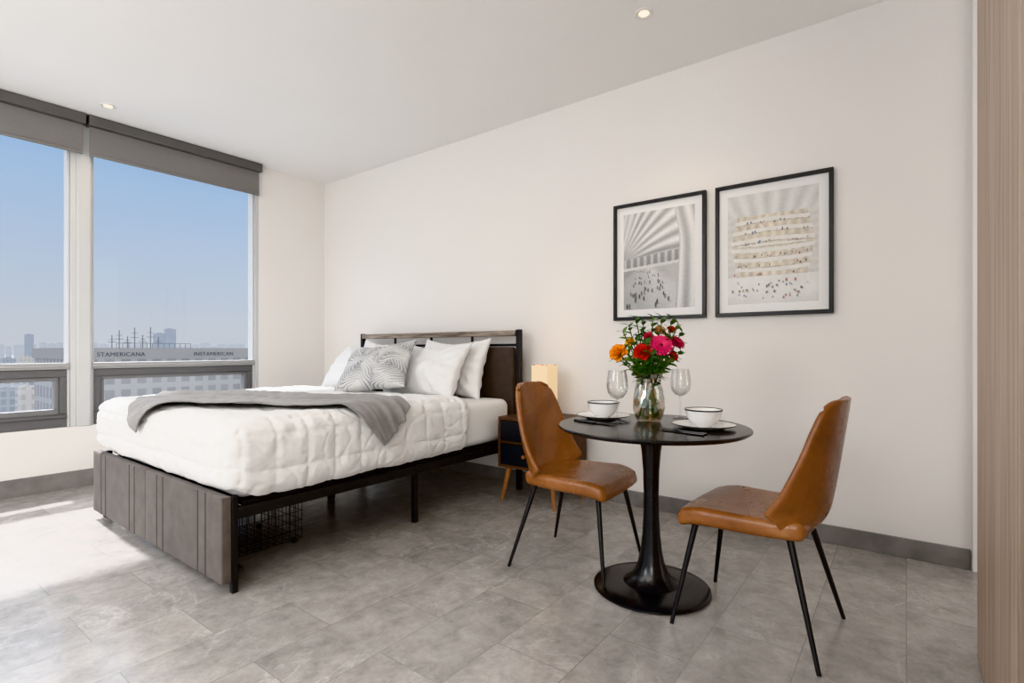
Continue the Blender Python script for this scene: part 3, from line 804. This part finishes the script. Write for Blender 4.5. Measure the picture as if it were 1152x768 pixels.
def atrium(u,v):
    n = nz(u,v,3,7); n2 = nz(u,v,5,28)
    # wide terraces mirrored about the middle, gently bowed
    if .25 <= v <= .80:
        c = 1-((u-.5)/.5)**2
        vv = v-.022*c*(1 if v>.52 else -1)
        lev = int((vv-.22)/.088); fr = ((vv-.22)/.088)%1
        if vv > .52: fr = 1-fr
        au = abs(u-.5); half = .46-.012*abs(lev-3)*2
        if au < half:
            if fr < .40: b = .68+.06*n; return (b,b*.97,b*.915)
            if fr < .47: return (.42,.37,.29)
            mm_ = .5+.5*math.sin(u*62+lev*1.7); b = .46+.13*mm_+.12*n2+.08*math.exp(-(au/.2)**2)
            return (b*1.04,b*.93,b*.77)
        g = .58+.05*n+.03*math.sin(v*90)
        return (g,g*.97,g*.92)
    if v > .80:
        f = math.sin((u-.5)*42/(1+.9*(v-.8)*2)); g = .60+.06*f+.05*n
        return (g*1.0,g*.985,g*.955)
    g = .68+.05*n-.10*(1-sst(0,.12,v))*abs(u-.5)*2
    return (g,g*.985,g*.955)
def atrium_dots():
    random.seed(5); D=[]
    cs=((.05,.05,.06),(.32,.05,.04),(.05,.09,.22),(.09,.08,.07),(.40,.24,.08),(.22,.2,.18),(.06,.06,.05),(.5,.45,.4))
    for i in range(85):
        lev = random.randrange(6); u = random.uniform(.08,.92)
        c = 1-((u-.5)/.5)**2; b = .22+.088*(lev+.62)
        v = b+.022*c*(1 if b>.52 else -1)+random.uniform(-.012,.012)
        if not .26 < v < .79: continue
        s = random.uniform(.006,.010); D.append((u,v,s,s*1.3,random.choice(cs),.85))
    for i in range(46):
        u = random.uniform(.06,.94); v = random.uniform(.03,.22); s = random.uniform(.007,.013)
        D.append((u,v,s,s*1.25,random.choice(cs),.9)); D.append((u+s,v-s,s*1.4,s*.5,(.5,.48,.45),.5))
    return D
def picture(x0,x1,z0,z1,fn,dots,label):
    t = thing('framed_picture',label,'picture',((x0+x1)/2,YB,z0),0,'framed pictures on the back wall')
    fw=.022; yb=YB-.003; yf=YB-.034
    b = MB(); b.box(x0,x1,yf,yb,z0,z0+fw); b.box(x0,x1,yf,yb,z1-fw,z1); b.box(x0,x0+fw,yf,yb,z0+fw,z1-fw); b.box(x1-fw,x1,yf,yb,z0+fw,z1-fw)
    b.build('frame', mt['frameblk'], t, bevel=.002)
    MB().box(x0+fw,x1-fw,YB-.016,YB-.004,z0+fw,z1-fw).build('mat_board', mt['matboard'], t, smooth=False)
    mw = .050
    art_obj(fn, dots, x1-x0-2*(fw+mw), z1-z0-2*(fw+mw), t, x0+fw+mw, z0+fw+mw, YB-.016)
picture(-1.650,-1.013,1.283,2.090,hall,hall_dots(),'black-framed grey photo print of a ribbed hall, left of the pair')
picture(-.954,-.321,1.283,2.090,atrium,atrium_dots(),'black-framed beige photo print of a tiered atrium crowd, right of the pair')

# ------------------------------------------------------------------ outside
CAMZ = 1.08
def ray(u): k = u-576; return Vector((-.6032*586.6+.7976*k, .7976*586.6+.6032*k))
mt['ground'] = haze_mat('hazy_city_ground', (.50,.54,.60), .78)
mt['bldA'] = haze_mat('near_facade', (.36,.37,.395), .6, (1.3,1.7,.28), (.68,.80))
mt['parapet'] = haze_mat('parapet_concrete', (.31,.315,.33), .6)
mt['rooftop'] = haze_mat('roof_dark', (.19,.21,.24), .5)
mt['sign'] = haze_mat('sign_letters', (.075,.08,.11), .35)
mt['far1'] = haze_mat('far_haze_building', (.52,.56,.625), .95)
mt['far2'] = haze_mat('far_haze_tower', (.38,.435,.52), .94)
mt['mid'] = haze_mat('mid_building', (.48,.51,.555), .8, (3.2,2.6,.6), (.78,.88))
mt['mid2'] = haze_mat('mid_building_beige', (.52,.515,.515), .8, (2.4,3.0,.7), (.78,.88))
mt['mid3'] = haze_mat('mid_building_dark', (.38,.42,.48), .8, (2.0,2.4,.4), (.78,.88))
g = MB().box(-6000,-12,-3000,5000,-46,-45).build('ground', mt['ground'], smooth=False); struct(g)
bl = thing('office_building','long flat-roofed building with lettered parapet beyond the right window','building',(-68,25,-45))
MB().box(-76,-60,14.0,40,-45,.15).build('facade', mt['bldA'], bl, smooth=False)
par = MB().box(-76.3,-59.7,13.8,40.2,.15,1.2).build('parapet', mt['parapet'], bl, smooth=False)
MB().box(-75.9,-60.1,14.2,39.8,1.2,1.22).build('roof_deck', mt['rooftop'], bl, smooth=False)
def text(s, y, z, size):
    cu = bpy.data.curves.new('lettering','FONT'); cu.body = s; cu.size = size; cu.extrude = .02; cu.space_character = 1.08
    o = bpy.data.objects.new('lettering_source',cu); COL.objects.link(o)
    dg = bpy.context.evaluated_depsgraph_get(); me = bpy.data.meshes.new_from_object(o.evaluated_get(dg))
    bpy.data.objects.remove(o)
    w = Matrix.Rotation(R(90),4,'Z')@Matrix.Rotation(R(90),4,'X')
    me.transform(Matrix.Translation(Vector((-59.66,y,z))-Vector((-68,25,-45)))@w)
    me.materials.clear(); me.materials.append(mt['sign'])
    n_ = bpy.data.objects.new('lettering',me); COL.objects.link(n_); n_.parent = bl
text('STAMERICANA',15.30,.44,.54)
text('INSTAMERICAN',23.5,.44,.54)
for i,(y,hh) in enumerate(((17.2,1.0),(17.8,1.5),(18.5,.9),(19.1,1.8),(19.8,1.1),(20.5,1.9),(21.2,.9))):
    m_ = MB().box(-62.6,-62.5,y,y+.06,1.2,1.2+hh+.3); m_.box(-62.6,-62.5,y-.3,y+.36,1.2+hh*.6,1.25+hh*.6); m_.box(-62.6,-62.5,y-.2,y+.26,1.2+hh*.85,1.24+hh*.85)
    m_.build('antenna', mt['rooftop'], bl, smooth=False)
rl = MB()
for i in range(14): rl.box(-60.5,-60.46,17+i*.5,17.04+i*.5,1.2,1.7)
rl.box(-60.5,-60.46,17,23.5,1.67,1.72); rl.build('roof_railing', mt['rooftop'], bl, smooth=False)
def far_bld(u0,u1,vtop,dist,mat,label,group=None,name='building'):
    a = ray(u0); b = ray(u1); k = dist/586.6
    x = ((a+b)/2*k).x; y0,y1 = sorted((a.y*x/a.x, b.y*x/b.x)); zt = CAMZ+(393-vtop)*k
    t = thing(name,label,'building',(x,(y0+y1)/2,-45),0,group)
    w = max(y1-y0,2); d = min(w,14)
    m_ = MB(); m_.box(x-d,x,y0,y1,-45,zt)
    m_.build('tower_block', mat, t, smooth=False)
    MB().box(x-d*.7,x-d*.3,y0+.25*w,y0+.7*w,zt,zt+w*.10).build('roof_box', mat, t, smooth=False)
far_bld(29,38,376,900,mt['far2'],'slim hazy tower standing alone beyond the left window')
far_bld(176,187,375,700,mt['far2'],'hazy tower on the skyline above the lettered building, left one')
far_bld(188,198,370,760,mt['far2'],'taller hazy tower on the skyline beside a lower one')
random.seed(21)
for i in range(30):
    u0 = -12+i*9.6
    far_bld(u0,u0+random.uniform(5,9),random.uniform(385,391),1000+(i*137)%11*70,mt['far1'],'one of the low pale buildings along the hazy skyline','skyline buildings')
q = 0
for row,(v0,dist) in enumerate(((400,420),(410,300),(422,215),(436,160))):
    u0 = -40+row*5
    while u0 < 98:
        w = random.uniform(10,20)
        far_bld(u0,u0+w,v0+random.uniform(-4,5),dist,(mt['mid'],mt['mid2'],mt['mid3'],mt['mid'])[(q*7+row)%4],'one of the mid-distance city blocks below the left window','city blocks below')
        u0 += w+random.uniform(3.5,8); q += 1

# ------------------------------------------------------------------ light
wd = bpy.data.worlds.new('World'); S.world = wd; wd.use_nodes = True
nt = wd.node_tree; nt.nodes.clear()
out = nt.nodes.new('ShaderNodeOutputWorld'); bg = nt.nodes.new('ShaderNodeBackground'); nt.links.new(bg.outputs[0],out.inputs[0])
tc = nt.nodes.new('ShaderNodeTexCoord'); sep = nt.nodes.new('ShaderNodeSeparateXYZ'); nt.links.new(tc.outputs['Generated'],sep.inputs[0])
# pale horizon, blue middle, brightened overhead to push more daylight through the window
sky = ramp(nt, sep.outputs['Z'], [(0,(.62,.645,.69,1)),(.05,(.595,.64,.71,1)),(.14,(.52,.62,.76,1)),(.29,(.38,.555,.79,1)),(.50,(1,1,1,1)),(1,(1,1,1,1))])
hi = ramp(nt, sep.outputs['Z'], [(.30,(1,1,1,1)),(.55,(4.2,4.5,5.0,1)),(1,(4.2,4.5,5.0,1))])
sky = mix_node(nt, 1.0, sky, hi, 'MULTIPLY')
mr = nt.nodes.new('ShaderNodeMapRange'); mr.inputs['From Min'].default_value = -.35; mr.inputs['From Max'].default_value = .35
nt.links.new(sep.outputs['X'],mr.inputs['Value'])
c = mix_node(nt, mr.outputs[0], sky, (1.70,1.665,1.62,1))  # bright warm white added on the room side as fill
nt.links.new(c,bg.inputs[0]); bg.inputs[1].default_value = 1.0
def light(kind,name,loc,energy,color=(1,1,1),rot=(0,0,0),**kw):
    l = bpy.data.lights.new(name,kind); l.energy = energy; l.color = color
    for k,v in kw.items(): setattr(l,k,v)
    o = bpy.data.objects.new(name,l); COL.objects.link(o); o.location = loc; o.rotation_euler = rot; return o
sd = Vector((1,-.03,-1.26)).normalized()
s_ = light('SUN','sun',(-9,3,9),9.5,(1,.99,.985),angle=R(2.5)); s_.rotation_euler = sd.to_track_quat('-Z','Y').to_euler()
light('AREA','room_fill_area',(-.6,-1.3,2.86),48,(1,.965,.92),size=2.2)  # added soft fill behind the camera, no fixture there
light('AREA','room_fill_area',(-3.2,-.6,2.86),30,(1,.98,.95),size=1.8)  # second added fill area, out of view
light('POINT','room_fill_point',(1.0,-1.9,1.7),116,(1,.97,.93),shadow_soft_size=.5)  # unseen fill point added to lift ceiling and walls
light('POINT','room_fill_point',(-2.4,-1.9,1.9),108,(1,.98,.955),shadow_soft_size=.5)  # added fill point on the window side, out of view
light('SPOT','downlight_lamp',(-1.151,2.723,2.90),14,(1,.80,.55),spot_size=R(110),spot_blend=.8,shadow_soft_size=.03)
light('SPOT','downlight_lamp',(-4.83,1.306,2.90),8,(1,.80,.55),spot_size=R(110),spot_blend=.8,shadow_soft_size=.03)
light('POINT','lamp_bulb',(lx,ly,.82),2.4,(1,.62,.30),shadow_soft_size=.03)

# ------------------------------------------------------------------ camera
cam = bpy.data.cameras.new('camera'); co = bpy.data.objects.new('camera',cam); COL.objects.link(co)
cam.sensor_width = 36; cam.lens = 586.6/1152*36; cam.shift_y = 9/1152; cam.clip_start = .05; cam.clip_end = 10000
co.location = (0,0,CAMZ); co.rotation_euler = (R(90),0,R(37.1)); S.camera = co
try:
    S.view_settings.view_transform = 'Khronos PBR Neutral'
except Exception:
    S.view_settings.view_transform = 'Standard'
S.view_settings.look = 'None'; S.view_settings.exposure = 0
